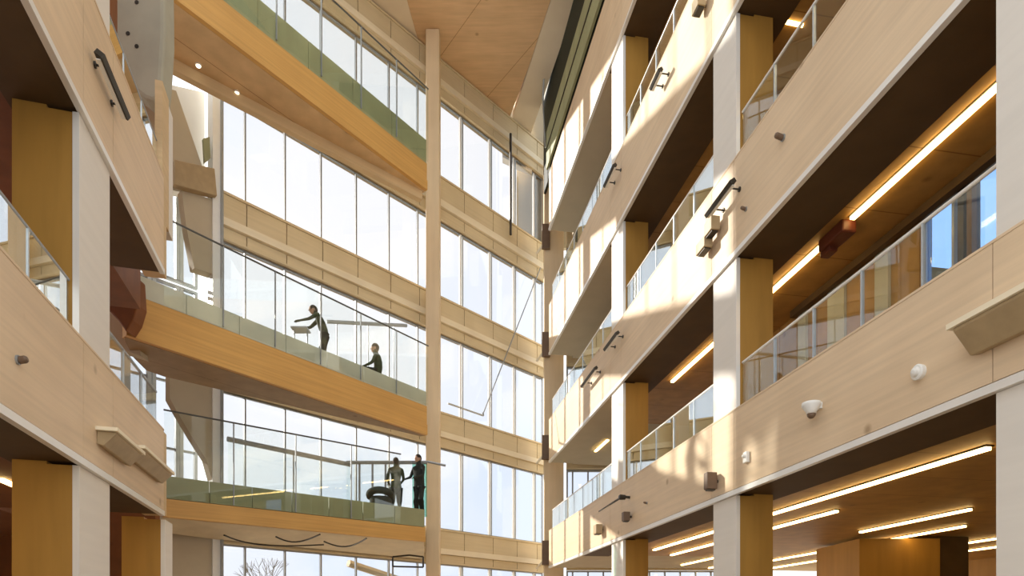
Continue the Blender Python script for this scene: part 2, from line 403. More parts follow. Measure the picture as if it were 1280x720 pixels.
# ------------------------------------------------------------------ curtain wall
KY = K.Y
mul_left = [308, 358, 403, 447, 488, 524]
mul_right = [580, 616, 646, 671]
zs_sp = [(2.32, 3.60), (6.62, 7.92), (10.83, 12.17), (15.0, 16.6), (19.5, 20.9)]
zw = [-EYE, 2.32, 3.60, 6.62, 7.92, 10.83, 12.17, 15.0, 16.6, 19.5]
secs = [(277, 541, mul_left), (541, 681, mul_right)]
for si, (xa, xb, muls) in enumerate(secs):
    Ya, Yb = KY(xa), KY(xb)
    for k in range(0, len(zw), 2):
        mm = []
        for x in muls:
            y = KY(x); mm.append((y, .035, 'greymetal'))
            if si: mm.append((y - .075, .05, 'whitemetal'))
        window('window_%d' % nwin, K, Ya + .01, Yb - .01, .12, zw[k] + .01, zw[k + 1] - .01, mm, depth=.07, frame=.04); nwin += 1
    side = 'left of' if si == 0 else 'right of'
    for k, (z0, z1) in enumerate(zs_sp):
        p = K.P(Ya)
        t = thing('spandrel_beam', 'beige spandrel band across the windows %s the tall column, %s' % (side, ['lowest', 'second from the bottom', 'third from the bottom', 'fourth from the bottom', 'topmost under the roof'][k]),
                  'spandrel', (p[0], p[1], z0 + EYE), 'beige bands across the window wall')
        cuts = [Ya] + [KY(x) for x in muls if xa < x < xb] + [Yb]
        h = z1 - z0
        for a, b in zip(cuts, cuts[1:]):
            box(K, a + .012, b - .012, -.02, .03, z0 + .44 * h, z1 - .07).build('upper_panel', M['spandrel'], t)
            box(K, a + .012, b - .012, -.02, .03, z0 + .06, z0 + .26 * h).build('lower_panel', M['spandrel'], t)
        box(K, Ya, Yb, -.12, .03, z0 + .27 * h, z0 + .43 * h).build('ledge', M['ledge'], t)
        box(K, Ya, Yb, .031, .3, z0, z1 + (.1 if k == 4 else 0)).build('backing', M['tan'], t)
        box(K, Ya, Yb, -.06, .03, z0, z0 + .055).build('bottom_rail', M['spandrel'], t)
        box(K, Ya, Yb, -.06, .03, z1 - .065, z1).build('top_rail', M['spandrel'], t)
# mullion edge lines drawn by slim caps in front of the bands
# left end: white jamb and the wall pieces beside it
struct(box(K, KY(264), KY(276), -.10, .25, -EYE, 20.9).build('trim_20', M['whitemetal']))
struct(box(K, KY(273.6), KY(276.6), -.16, -.10, -EYE, 20.9).build('trim_21', M['greymetal']))
# windows beyond, left of the jamb
lx = [138, 142, 168, 173, 200, 206, 236, 241]
window('window_%d' % nwin, K, KY(80), KY(262), .9, 3.0, 9.5, [(KY(x) , .07, 'bluemetal') for x in lx], transoms=(4.9, 6.75)); nwin += 1
window('window_%d' % nwin, K, KY(150), KY(262), .9, 9.6, 14.2, [(KY(x), .07, 'bluemetal') for x in lx[3:]]); nwin += 1


def kpoly(name, pts, mat, d=-.1, th=.3, bevel=0):
    poly = [K.Q(x, y, 0) + Vector((K.n[0] * d, K.n[1] * d, 0)) for x, y in pts]
    return MB().extrude(poly, (K.n[0] * th, K.n[1] * th, 0)).build(name, M[mat], bevel=bevel)
tag(kpoly('wall_panel', [(214, 110), (221, 112), (256, 214), (256, 226), (214, 222)], 'taupe', .05), 'taupe wedge of wall left of the window jamb, under the top bridge', 'wall panel', 'wall pieces at the left jamb')
tag(kpoly('wall_panel', [(214, 92), (264, 104), (264, 236), (214, 226)], 'plaster', .45), 'white triangular wall piece beside the taupe wedge', 'wall panel', 'wall pieces at the left jamb')
tag(kpoly('timber_block', [(214, 205), (264, 216), (267, 250), (214, 236)], 'tan', -.25, .22, .02), 'tan timber block above the middle bridge at the left jamb', 'beam')
tag(kpoly('wall_panel', [(226, 238), (264, 250), (264, 343), (242, 336), (232, 285)], 'taupe', -.05), 'taupe wall piece hanging under the tan timber block', 'wall panel', 'wall pieces at the left jamb')
tag(kpoly('wall_panel', [(211, 425), (264, 425), (264, 600), (257, 575), (238, 545), (222, 518), (211, 498)], 'taupe', -.05), 'taupe wall piece with a slanted lower edge between the two lower bridges', 'wall panel', 'wall pieces at the left jamb')
tag(kpoly('wall_panel', [(205, 640), (264, 640), (264, 783), (205, 783)], 'taupe', -.05), 'taupe wall piece below the lowest bridge', 'wall panel', 'wall pieces at the left jamb')
tag(kpoly('vertical_fin', [(252, 176), (260, 174), (261, 200), (254, 206)], 'curb', -.12, .1), 'small grey green fin on the white triangular wall piece', 'fin')

# ------------------------------------------------------------------ roof
za = 20.95
ap = (0.0, 26.38)
se = lambda Y: (-.259 * (Y - 26.38), Y)
struct(MB().prism([K.P(26.3), se(24), se(16), (-.2, 14), (-3.6, 20.6), (-3.35, 22.9)], za, za + .3).build('ceiling', M['roof']))
struct(MB().prism([(-3.36, 22.9), (-3.61, 20.6), (-.21, 14), (-6, 12.5), K.P(16.6)], za + .02, za + .3).build('ceiling', M['roof_pale']))
t = MB().prism([(ap[0] + .015, ap[1]), (se(14)[0] + .01, 14), (se(14)[0] + .68, 14), (.80, 27.2)], za - .02, za + .35).build('trim_30', M['roof_pale']); struct(t)
struct(MB().prism([(-.4, 26.45), (.85, 27.3), (.85, 27.6), (-.4, 26.8)], 19.4, 22).build('trim_31', M['roof_pale']))
struct(MB().prism([(.4, 17.5), (3.0, 17.5), (3.2, 29), (.2, 29)], 23.5, 23.7).build('ceiling', M['darkgreen']))
struct(MB().prism([(.2, 27.9), (3.2, 27.9), (3.2, 28.1), (.2, 28.1)], 16.5, 23.5).build('wall_back', M['taupe']))

# ------------------------------------------------------------------ bridges
def bridge(label, line, xs, z0, zbm, z1, back, mats, beam_lip=True, sp=None, back_beam=True, zback=None):
    """front beam, slab edge, underside; back = plan points of the far edge listed from right to left"""
    Ys = [line.Y(x) for x in xs]
    p = line.P(Ys[0])
    t = thing('footbridge', label, 'bridge', (p[0], p[1], z0 + EYE), 'timber bridges crossing the atrium')
    box(line, Ys[0], Ys[1], -.02, .16, z0 + .01, zbm).build('front_beam', M[mats[0]], t)
    box(line, Ys[0], Ys[1], -.05, -.021, z0 + .01, z0 + (zbm - z0) * .36).build('beam_lip', M[mats[0]], t)
    # slab edge in panels
    n = 7
    for i in range(n):
        a = Ys[0] + (Ys[1] - Ys[0]) * i / n; b = Ys[0] + (Ys[1] - Ys[0]) * (i + 1) / n
        box(line, a + .006, b - .006, .0, .05, zbm + .015, z1).build('slab_edge_panel', M[mats[1]], t)
    poly = [line.P(Ys[0], .06), line.P(Ys[1], .06)] + back
    zz = [z0 + .0] * 2 + [(zback if zback is not None else z0)] * len(back)
    MB().prism(poly, zz, [z + .12 for z in zz]).build('underside', M[mats[2]], t)
    poly2 = [line.P(Ys[0], .17), line.P(Ys[1], .17)] + back
    MB().prism(poly2, z1 - .45, z1 - .25).build('deck', M['floor'], t)
    if back_beam:
        bb = MB()
        for a, b in zip(back, back[1:]):
            a = Vector(a); b = Vector(b); d = (b - a).normalized(); nn = Vector((d.y, -d.x)) * .09
            bb.prism([a - nn, b - nn, b + nn, a + nn], z0 - .28, z1 - .25)
        bb.build('back_beam', M['back_beam'], t)
    return t

def bp(line, px): return line.P(line.Y(px))
# middle bridge
back2 = [bp(B2B, 526), bp(B2B, 277), bp(B2B, 205), (-8.57, 15.0), (-8.45, 14.3), (-8.15, 13.5)]
bridge('middle footbridge with golden beam, two people on it', B, (157, 533), 6.0, 6.92, 7.38, back2, ('bridge_beam', 'curb_pale', 'bridge_under'), back_beam=False)
# top bridge
back3 = [bp(B2B, 526), bp(B2B, 277), bp(B2B, 205), bp(B2B, 120), (-13, 12)]
bridge('topmost footbridge with golden beam and wide brown underside', B, (60, 533), 13.7, 14.55, 15.3, back3, ('bridge_beam', 'greenpanel', 'bridge_under_top'))
# lowest bridge
back1 = [bp(K, 528)[0:2], bp(K, 280)]
back1 = [K.P(KY(528), -.12), K.P(KY(280), -.12), K.P(KY(262), -.12), (-9.3, 15.6)]
bridge('lowest footbridge with sage green slab edge and pale underside', B1, (204, 531), 2.64, 3.10, 3.66, back1, ('bridge_beam', 'curb', 'bridge_pale'), back_beam=False, zback=2.40)

# guards ---------------------------------------------------------------
def guard(label, line, Y0, Y1, d, z0, z1, step=1.0, gl='glass', grp=None, rail='railmetal', postm='greymetal', post=.012, rail_r=.022, posts=True):
    p = line.P(Y0, d)
    t = thing('glass_balustrade', label, 'balustrade', (p[0], p[1], z0 + EYE), grp)
    n = max(1, round((Y1 - Y0) / step))
    for i in range(n):
        a = Y0 + (Y1 - Y0) * i / n; b = Y0 + (Y1 - Y0) * (i + 1) / n
        box(line, a + .008, b - .008, d, d + .018, z0, z1 - .01).build('glass_pane', M[gl], t)
        if posts and i: box(line, a - post, a + post, d - .01, d + .03, z0, z1 - .01).build('post', M[postm], t)
    MB().tube([line.V(Y0, d + .01, z1), line.V(Y1, d + .01, z1)], rail_r, 8).build('handrail', M[rail], t)
    return t
GR = 'glass balustrades on the right balconies'
whr = ['lowest', 'second', 'third', 'fourth']
bays = [(R0 + .1, R_cols[0][0] - .05), (R_cols[0][1] + .03, R_cols[1][0] - .03), (R_cols[1][1] + .03, R_cols[2][0] - .03), (R_cols[2][1] + .03, R1)]
bn = [None, 'between the nearest and middle right columns', 'between the middle and far right columns', 'in the last right bay by the corner column']
for i, (z0, z1) in enumerate(RZ[:3]):
    for j, (a, b) in enumerate(bays):
        if j == 0: continue
        if i == 2 and j == 1: pass
        guard('glass balustrade %s, %s balcony from the bottom' % (bn[j], ['lowest', 'second', 'third'][i]), R, a, b, .08, z1 + .031, z1 + .83,
              gl='glass_reflective' if j > 1 else 'glass', grp=GR, rail='trim', postm='bluemetal')
for i, (z0, z1) in enumerate(LZ):
    for j, (a, b) in enumerate([(L0 + .1, L_cols[0][0] - .03), (L_cols[0][1] + .03, L1 + .1)]):
        if i == 1 and j == 0: continue
        guard('glass balustrade on the %s left balcony, %s the cream column' % (['lower', 'upper'][i], ['this side of', 'beyond'][j]), L, a, b, .08, z1 + .031, z1 + .70,
              gl='glass' if (i, j) == (0, 1) else 'glass_mirror', grp='glass balustrades on the left balconies', rail='greymetal', postm='bluemetal')
GB = 'glass balustrades on the bridges'
guard('glass balustrade along the front of the middle bridge', B, B.Y(203), B.Y(534), -.06, 6.95, 8.82, 1.05, 'glass', GB, posts=True, post=.008)
guard('glass balustrade along the front of the topmost bridge', B, B.Y(120), B.Y(534), -.06, 14.6, 16.9, 1.05, 'glass', GB, post=.01)
guard('glass balustrade along the front of the lowest bridge', B1, B1.Y(204), B1.Y(500), -.06, 3.12, 5.24, 1.0, 'glass', GB, post=.008)
guard('glass balustrade along the window side of the lowest bridge', K, KY(280), KY(433), -.25, 3.5, 5.2, 1.3, 'glass', GB, rail='greymetal', rail_r=.075)
f1 = Flat(20.45)
g = guard('green glass balustrade ending at the tall column on the lowest bridge', f1, f1.Y(515), f1.Y(534), 0, 3.5, 5.24, .16, 'green_glass', GB, rail='greymetal', rail_r=.06, post=.015)
g = guard('glass balustrade with grey posts at the right end of the lowest bridge', f1, f1.Y(433), f1.Y(514.5), 0, 3.5, 5.24, .42, 'glass', GB, rail='greymetal', rail_r=.06, post=.03)
f2 = Flat(19.1)
tag(MB().tube([f2.Q(534, 577, -.1), f2.Q(557, 582, -.1)], .035, 8).build('rail_extension', M['greymetal']), 'short grey rail stub crossing the tall column', 'rail')
# grey counter rail behind the people on the middle bridge
a = B2B.Q(408, 402); b = B2B.Q(508, 407)
t = thing('counter_rail', 'grey level rail behind the two people on the middle bridge', 'rail', a)
MB().tube([a, b], .055, 8).build('rail_bar', M['bluemetal'], t)
for q in (.12, .5, .83):
    p = a.lerp(b, q); MB().tube([p, (p.x, p.y, 7.15 + EYE)], .018, 6).build('rail_post', M['bluemetal'], t)

# downlights under the top bridge
for k, (x, y) in enumerate([(208, 55), (248, 82), (296, 116), (235, 42)][:3]):
    s = (HY - y) / 13.68; Y = F / s; X = (x - 640) / F * Y
    t = thing('downlight', 'small bright downlight under the topmost bridge, %s' % ['leftmost of three', 'middle of three', 'rightmost of three'][k], 'light', (X, Y, 13.7 + EYE), 'downlights under the topmost bridge')
    MB().lathe((X, Y, 13.699 + EYE), (0, 0, -1), [(0, .075), (.03, .075), (.03, .055), (.01, .05)], 16).build('ring', M['white'], t, smooth=False)
    MB().lathe((X, Y, 13.695 + EYE), (0, 0, -1), [(.0, .05), (.04, .045), (.05, .02)], 16).build('lamp', M['lamp'], t)

# curved concrete wall piece at the upper left
f3 = Flat(12.6)
out = [(134, -40), (204, -40), (205, 40), (201, 100), (198, 122), (190, 126), (180, 122), (168, 112), (155, 94), (145, 70), (138, 40)]
t = thing('concrete_shaft', 'grey concrete stair shaft with a rounded lower edge, upper left corner', 'concrete wall', f3.Q(170, 120))
MB().extrude([f3.Q(x, y) for x, y in out], (0, .45, 0)).build('shaft_wall', M['concrete'], t, bevel=.12)
for x, y in ((160, 42), (171, 3), (171, 58)):
    c = f3.Q(x, y); MB().lathe(c + Vector((0, .01, 0)), (0, -1, 0), [(0, .04), (.02, .04), (.02, .03)], 12).build('anchor_hole', M['darkmetal'], t)
f4 = Flat(13.4)
tag(MB().extrude([f4.Q(x, y) for x, y in [(130, 20), (150, 55), (200, 110), (206, 215), (190, 215), (130, 90)]], (0, .3, 0)).build('stair_wall', M['taupe']), 'taupe wall behind the concrete stair shaft', 'wall panel')
# reddish timber block where the middle bridge enters the left wing
f5 = Flat(12.95)
tag(MB().extrude([f5.Q(x, y) for x, y in [(128, 280), (150, 330), (170, 345), (172, 380), (166, 400), (157, 414), (147, 400), (128, 380)]], (0, .35, 0)).build('timber_bulkhead', M['ceil_left'], bevel=.03), 'red brown timber bulkhead at the left end of the middle bridge', 'bulkhead')
f6 = Flat(13.9)
tag(MB().extrude([f6.Q(x, y) for x, y in [(120, 370), (150, 400), (172, 425), (176, 445), (150, 437), (120, 425)]], (0, .3, 0)).build('stair_wall', M['taupe']), 'taupe wall piece under the red brown bulkhead', 'wall panel')

# interior core block on the ground floor of the right wing
t = thing('core_wall', 'amber timber core wall standing inside the ground floor on the right', 'wall block', (10, 16.5, 0))
MB().prism([(8.85, 16.3), (10.9, 16.3), (10.9, 18.6), (8.85, 18.6)], -EYE, 2.24).build('timber_face', M['amber'], t)
MB().prism([(10.92, 16.4), (11.7, 16.4), (11.7, 18.6), (10.92, 18.6)], -EYE, 2.3).build('dark_side', M['soffit'], t)

# ------------------------------------------------------------------ light strips
def led(line, d, Ya, Yb, z, label, grp):
    p = line.P(Ya, d)
    t = thing('light_strip', label, 'light', (p[0], p[1], z + EYE), grp)
    hs = box(line, Ya - .02, Yb + .02, d - .06, d + .06, z + .0, z + .02).build('housing', M['darkmetal'], t)
    box(line, Ya, Yb, d - .04, d + .04, z - .04, z + .0).build('diffuser', M['led'], hs)
G1 = 'light strips on the ground floor ceiling, right'
z = 2.30
for d, a, b, lb in [(1.77, 7.9, 12.9, 'longest and nearest, behind the nearest bay'), (2.85, 12.2, 15.2, 'short, second row, left half of the nearest bay'),
                    (5.3, 11.6, 14.6, 'thin, right half of the nearest bay'), (7.0, 13.4, 21.5, 'long, third row, across the nearest bay'),
                    (4.6, 17.6, 18.6, 'tiny, beside the middle column'), (8.6, 19.0, 25.0, 'low and short, left end of the nearest bay'),
                    (1.77, 14.9, 18.8, 'brightest in the second bay'), (2.85, 15.8, 20.0, 'second row in the second bay'),
                    (4.6, 19.5, 23.0, 'third row in the second bay'), (6.2, 20.5, 24.0, 'lowest row in the second bay'),
                    (9.6, 14.0, 17.5, 'far right, above the dark side of the core wall'), (11.2, 14.5, 18.0, 'farthest right behind the core wall')]:
    led(R, d, a, b, z, 'light strip, right ground floor ceiling, ' + lb, G1)
G2 = 'light strips on the second ceiling, right'
for d, a, b, lb in [(1.27, 5.9, 9.75, 'long glowing, right of the red housing'), (1.27, 10.45, 12.2, 'shorter, left of the red housing'),
                    (1.27, 14.1, 16.4, 'in the second bay'), (1.27, 21.6, 23.0, 'short, in the last bay by the corner')]:
    led(R, d, a, b, 6.37, 'warm light strip on the second right ceiling, ' + lb, G2)
a = Vector((4.46 + .15, 11.12, 10.54 + EYE)); b = Vector((5.10, 11.22, 10.54 + EYE))
t = thing('light_strip', 'short crosswise light strip under the third right balcony', 'light', a)
MB().frame_box((a + b) / 2, (b - a) / 2, (0, .03, 0), (0, 0, .02)).build('diffuser', M['led'], t)
led(R, 1.27, 5.9, 9.3, 10.54, 'warm light strip on the third right ceiling above the nearest bay', None)
for k, (d, a, b) in enumerate([(1.4, 5.0, 7.2), (2.6, 5.2, 8.0), (4.2, 6.0, 9.5), (1.4, 9.0, 11.1)]):
    led(L, d, a, b, 2.0, 'light strip on the left ground floor ceiling, ' + ['nearest row', 'second row', 'third row', 'beyond the cream column'][k], 'light strips on the left ground floor ceiling')
led(L, 1.5, 5.5, 6.6, 6.2, 'light strip on the second left ceiling at the left edge', None)

# dark red housing hanging on the second ceiling
c = R.V(10.1, 1.27, 6.28)
t = thing('ceiling_housing', 'dark red boxy housing hanging between two light strips on the right', 'housing', c)
MB().frame_box(c, Vector((R.t[0], R.t[1], 0)) * .30, Vector((R.n[0], R.n[1], 0)) * .13, (0, 0, .10)).build('case', M['red'], t, bevel=.03)
MB().frame_box(c + Vector((R.t[0] * .2, R.t[1] * .2, -.13)), Vector((R.t[0], R.t[1], 0)) * .12, Vector((R.n[0], R.n[1], 0)) * .08, (0, 0, .05)).build('cover', M['red'], t, bevel=.02)

# ------------------------------------------------------------------ fixtures on the balcony fronts
def T3(line): return Vector((line.t[0], line.t[1], 0))
def N3(line): return Vector((line.n[0], line.n[1], 0))
def bar_light(line, Ya, Yb, z, label, off=.22):
    m = line.V((Ya + Yb) / 2, -.06, z)
    t = thing('linear_spotlight', label, 'light fixture', m, 'long dark fixtures on the balcony fronts')
    T, N = T3(line), N3(line); ln = (Yb - Ya) / 2 / line.t[1]
    c = m - N * off
    hs = MB().frame_box(c, T * ln, N * .045 + Vector((0, 0, .03)), N * .02 - Vector((0, 0, .03))).build('housing', M['darkmetal'], t, bevel=.008)
    MB().frame_box(c - Vector((0, 0, .055)) + N * .02, T * ln * .94, N * .025, (0, 0, .006)).build('lens', M['white'], hs)
    for q in (-.6, .6):
        am = MB().tube([m + T * ln * q, m - N * off * .8 + T * ln * q], .014, 8).build('arm', M['darkmetal'], t)
        MB().lathe(m + T * ln * q, -N, [(-.0, .04), (.02, .04)], 12).build('wall_plate', M['darkmetal'], am)
bar_light(R, 10.55, 11.45, 7.32, 'long dark linear fixture on the second right balcony front near the middle column')
bar_light(R, 16.2, 17.2, 7.42, 'dark linear fixture on the second right balcony front near the far column')
bar_light(R, 18.0, 19.4, 7.26, 'farthest dark linear fixture on the second right balcony front')
bar_light(R, 16.4, 17.2, 11.8, 'dark linear fixture on the third right balcony front near the far column')
bar_light(R, 13.5, 14.0, 11.72, 'small dark linear fixture on the third right balcony front, middle of the bay')
bar_light(L, L.Y(103), L.Y(139), 7.0, 'long black linear fixture on the upper left balcony front', .12)

def spot_box(line, px, y, label, w=.14, h=.12, dpt=.12, mat='tan', off=.14, shade=True):
    m = line.Q(px, y, -.06)
    t = thing('box_spotlight', label, 'light fixture', m, 'small box fixtures on the balcony fronts')
    T, N = T3(line), N3(line); c = m - N * off
    hs = MB().frame_box(c, T * w, N * dpt * .7, (0, 0, h)).build('housing', M[mat], t, bevel=.012)
    MB().frame_box(c - Vector((0, 0, h + .012)) , T * w * .8, N * dpt * .5, (0, 0, .01)).build('lens', M['darkmetal'], hs)
    MB().tube([m, c], .03, 8).build('arm', M['darkmetal'], t)
    return t
spot_box(R, 903, 285, 'tan box fixture close under the long dark fixture by the middle right column')
spot_box(R, 893, 309, 'tan box fixture just left of its twin at the head of the middle right column', .17, .10)
spot_box(R, 886, 8, 'tan box fixture at the top of the third right balcony front', .13, .12)
spot_box(R, 901, 602, 'brown box fixture on the lowest right balcony front over the middle column', .07, .15, .14, 'brownbox')
spot_box(R, 792, 646, 'small brown box fixture on the lowest right balcony front near the far column', .08, .11, .12, 'brownbox')
spot_box(R, 756, 662, 'tan box fixture on the lowest right balcony front beyond the far column', .14, .13, .14, 'tan')

# dome camera
m = R.Q(1030, 512, -.06); N = N3(R)
t = thing('security_camera', 'white wall bracket camera with a dark dome on the lowest right balcony front', 'camera', m)
hs = MB().lathe(m - N * .13 + Vector((0, 0, .08)), (0, 0, -1), [(0, .12), (.04, .125), (.12, .07), (.15, .06)], 24).build('housing', M['white'], t, smooth=True)
MB().frame_box(m - N * .05 + Vector((0, 0, .04)), T3(R) * .06, N * .05, (0, 0, .045)).build('bracket', M['white'], t, bevel=.01)
MB().lathe(m - N * .13 + Vector((0, 0, -.07)), (0, 0, -1), [(0, .058), (.03, .052), (.055, .03), (.062, .005)], 20).build('dome', M['brownbox'], hs, smooth=True)
m = R.Q(1157, 466, -.06)
t = thing('wall_sensor', 'round white sensor on the lowest right balcony front, right of the dome camera', 'sensor', m)
MB().lathe(m, -N, [(0, .08), (.05, .085), (.06, .07)], 24).build('base', M['white'], t)
MB().lathe(m - N * .06, -N, [(0, .055), (.03, .045), (.045, .02)], 20).build('lens', M['white'], t)
m = R.Q(939, 572, -.06)
t = thing('wall_sensor', 'small white sensor on the lowest right balcony front near the middle column', 'sensor', m)
MB().frame_box(m - N * .03, T3(R) * .06, N * .03, (0, 0, .09)).build('base', M['white'], t, bevel=.012)
MB().lathe(m - N * .06 + Vector((0, 0, .02)), -N, [(0, .035), (.04, .02)], 14).build('lens', M['white'], t)
def small_dark(line, px, y, lab, r=.05, l=.10):
    m = line.Q(px, y, -.06); N = N3(line)
    t = thing('wall_camera', lab, 'camera', m)
    MB().lathe(m, -N, [(0, r), (.02, r)], 14).build('wall_plate', M['greymetal'], t)
    MB().lathe(m - N * .02, (-N + Vector((0, 0, .25))), [(0, r * .8), (l, r * .8), (l + .02, r * .5)], 14).build('barrel', M['brownbox'], t)
small_dark(R, 984, 173, 'small dark sensor on the second right balcony front, upper middle')
small_dark(R, 937, 262, 'small dark sensor close right of the long fixture on the second right balcony', .035, .06)
small_dark(R, 812, 629, 'tiny dark sensor on the lowest right balcony front, second bay', .03, .05)
small_dark(L, 12, 449, 'small dark sensor on the lower left balcony front at the left edge', .045, .05)
# dark arm camera at (785,628)
m = R.Q(790, 622, -.06)
t = thing('arm_camera', 'dark camera on a slanted arm on the lowest right balcony by the far column', 'camera', m)
MB().tube([m, m - N * .18 + Vector((0, 0, .02)), R.Q(771, 640, -.5)], [.035, .03, .015], 8).build('arm', M['darkmetal'], t)
MB().lathe(m - N * .2, -N, [(-.08, .06), (.05, .07), (.08, .05)], 14).build('head', M['darkmetal'], t)

# shelf lights (troughs)
def trough(line, Ya, Yb, z, label, proj=.30, h=.26, mat='tan', grp='shelf lights on the lower balcony fronts'):
    m = line.V(Ya, -.06, z)
    t = thing('shelf_light', label, 'light fixture', m, grp)
    N, T = N3(line), T3(line); Ln = (Yb - Ya) / line.t[1]
    prof = [(0, 0), (-proj * .35, -.02), (-proj, h * .78), (-proj, h * .9), (0, h * .9)]
    poly = [m + N * a + Vector((0, 0, b)) for a, b in prof]
    MB().extrude(poly, T * Ln).build('body', M[mat], t, bevel=.01)
    poly = [m - N * (proj + .03) + Vector((0, 0, h * .9 + .002)) - T * .05, m + Vector((0, 0, h * .9 + .002)) - T * .05, m + Vector((0, 0, h + .03)) - T * .05, m - N * (proj + .03) + Vector((0, 0, h + .03)) - T * .05]
    MB().extrude(poly, T * (Ln + .1)).build('top_shelf', M['ledge'], t)
    return t
trough(R, 4.6, 6.28, 2.66, 'tan shelf light with pale top on the lowest right balcony at the right edge')
trough(L, L.Y(114), L.Y(150), 2.30, 'tan shelf light on the lower left balcony front, nearer one', .22, .18)
trough(L, L.Y(153), L.Y(192), 2.42, 'tan shelf light on the lower left balcony front, farther one', .22, .16)

# ------------------------------------------------------------------ cable and rods at the window wall
a = K.Q(669, 338, -.3); b = K.Q(597, 520, -.3)
t = thing('suspension_cable', 'thin dark cable slanting down across the right windows', 'cable', b)
MB().tube([a, b], .022, 6).build('cable', M['greymetal'], t)
MB().lathe(b, (0, 0, -1), [(-.06, .04), (.06, .05)], 10).build('clamp', M['greymetal'], t)
c = K.Q(552, 507, -.35)
tag(MB().tube([c, b - Vector((0, 0, .05))], .035, 8).build('tie_rod', M['bluemetal']), 'grey tie rod from the tall column to the slanting cable', 'rod')
# diagonal member outside and hanging frame under the lowest bridge
a = K.Q(452, 702, .8); b = K.Q(530, 728, .8)
tag(MB().tube([a, b], .13, 6).build('diagonal_brace', M['spandrel']), 'olive beige diagonal brace behind the lowest windows', 'brace')
t = thing('hanging_frame', 'small black metal frame hanging under the right end of the lowest bridge', 'frame', f1.Q(510, 683))
q = Flat(20.8)
pts = [q.Q(491, 696), q.Q(512, 694), q.Q(529, 696), q.Q(529, 709), q.Q(491, 708)]
for a, b in zip(pts, pts[1:] + pts[:1]): MB().tube([a, b], .03, 6).build('frame_bar', M['darkmetal'], t)
MB().tube([pts[0], q.Q(491, 740)], .03, 6).build('frame_leg', M['greymetal'], t)
# cables draped under the lowest bridge
for k, pp in enumerate([[(345, 670), (370, 672), (400, 667)], [(405, 676), (432, 678), (458, 672)], [(280, 668), (330, 676), (405, 680)]]):
    path = []
    for x, y in pp:
        s = (HY - y) / (2.40 if k else 2.44); Y = F / s; path.append(((x - 640) / F * Y, Y, (2.38 if k else 2.42) + EYE))
    p0, p1, p2 = [Vector(v) for v in path]
    path = [p0 * (1 - u) ** 2 + (p1 * 2 - (p0 + p2) / 2) * 2 * u * (1 - u) + p2 * u * u - Vector((0, 0, .10 * math.sin(math.pi * u))) for u in [i / 10 for i in range(11)]]
    tag(MB().tube(path, .022, 6).build('draped_cable', M['darkmetal']), ['dark cable under the lowest bridge, left of middle', 'dark cable under the lowest bridge, nearest the tall column', 'long thin cable under the lowest bridge'][k], 'cable', 'cables under the lowest bridge')

# hanging rod near the roof on the right
tag(MB().tube([R.V(26.2, -1.3, 15.9), R.V(26.2, -1.3, 20.0)], .05, 6).build('vertical_rod', M['darkmetal']), 'dark vertical rod at the far corner under the roof', 'rod')
tag(MB().tube([R.V(24.5, -.25, 18.3), R.V(24.7, -.3, 20.3), R.V(24.3, -.3, 21.9)], .035, 6).build('curved_rod', M['bluemetal']), 'pale curved rod in front of the black gap near the roof', 'rod')

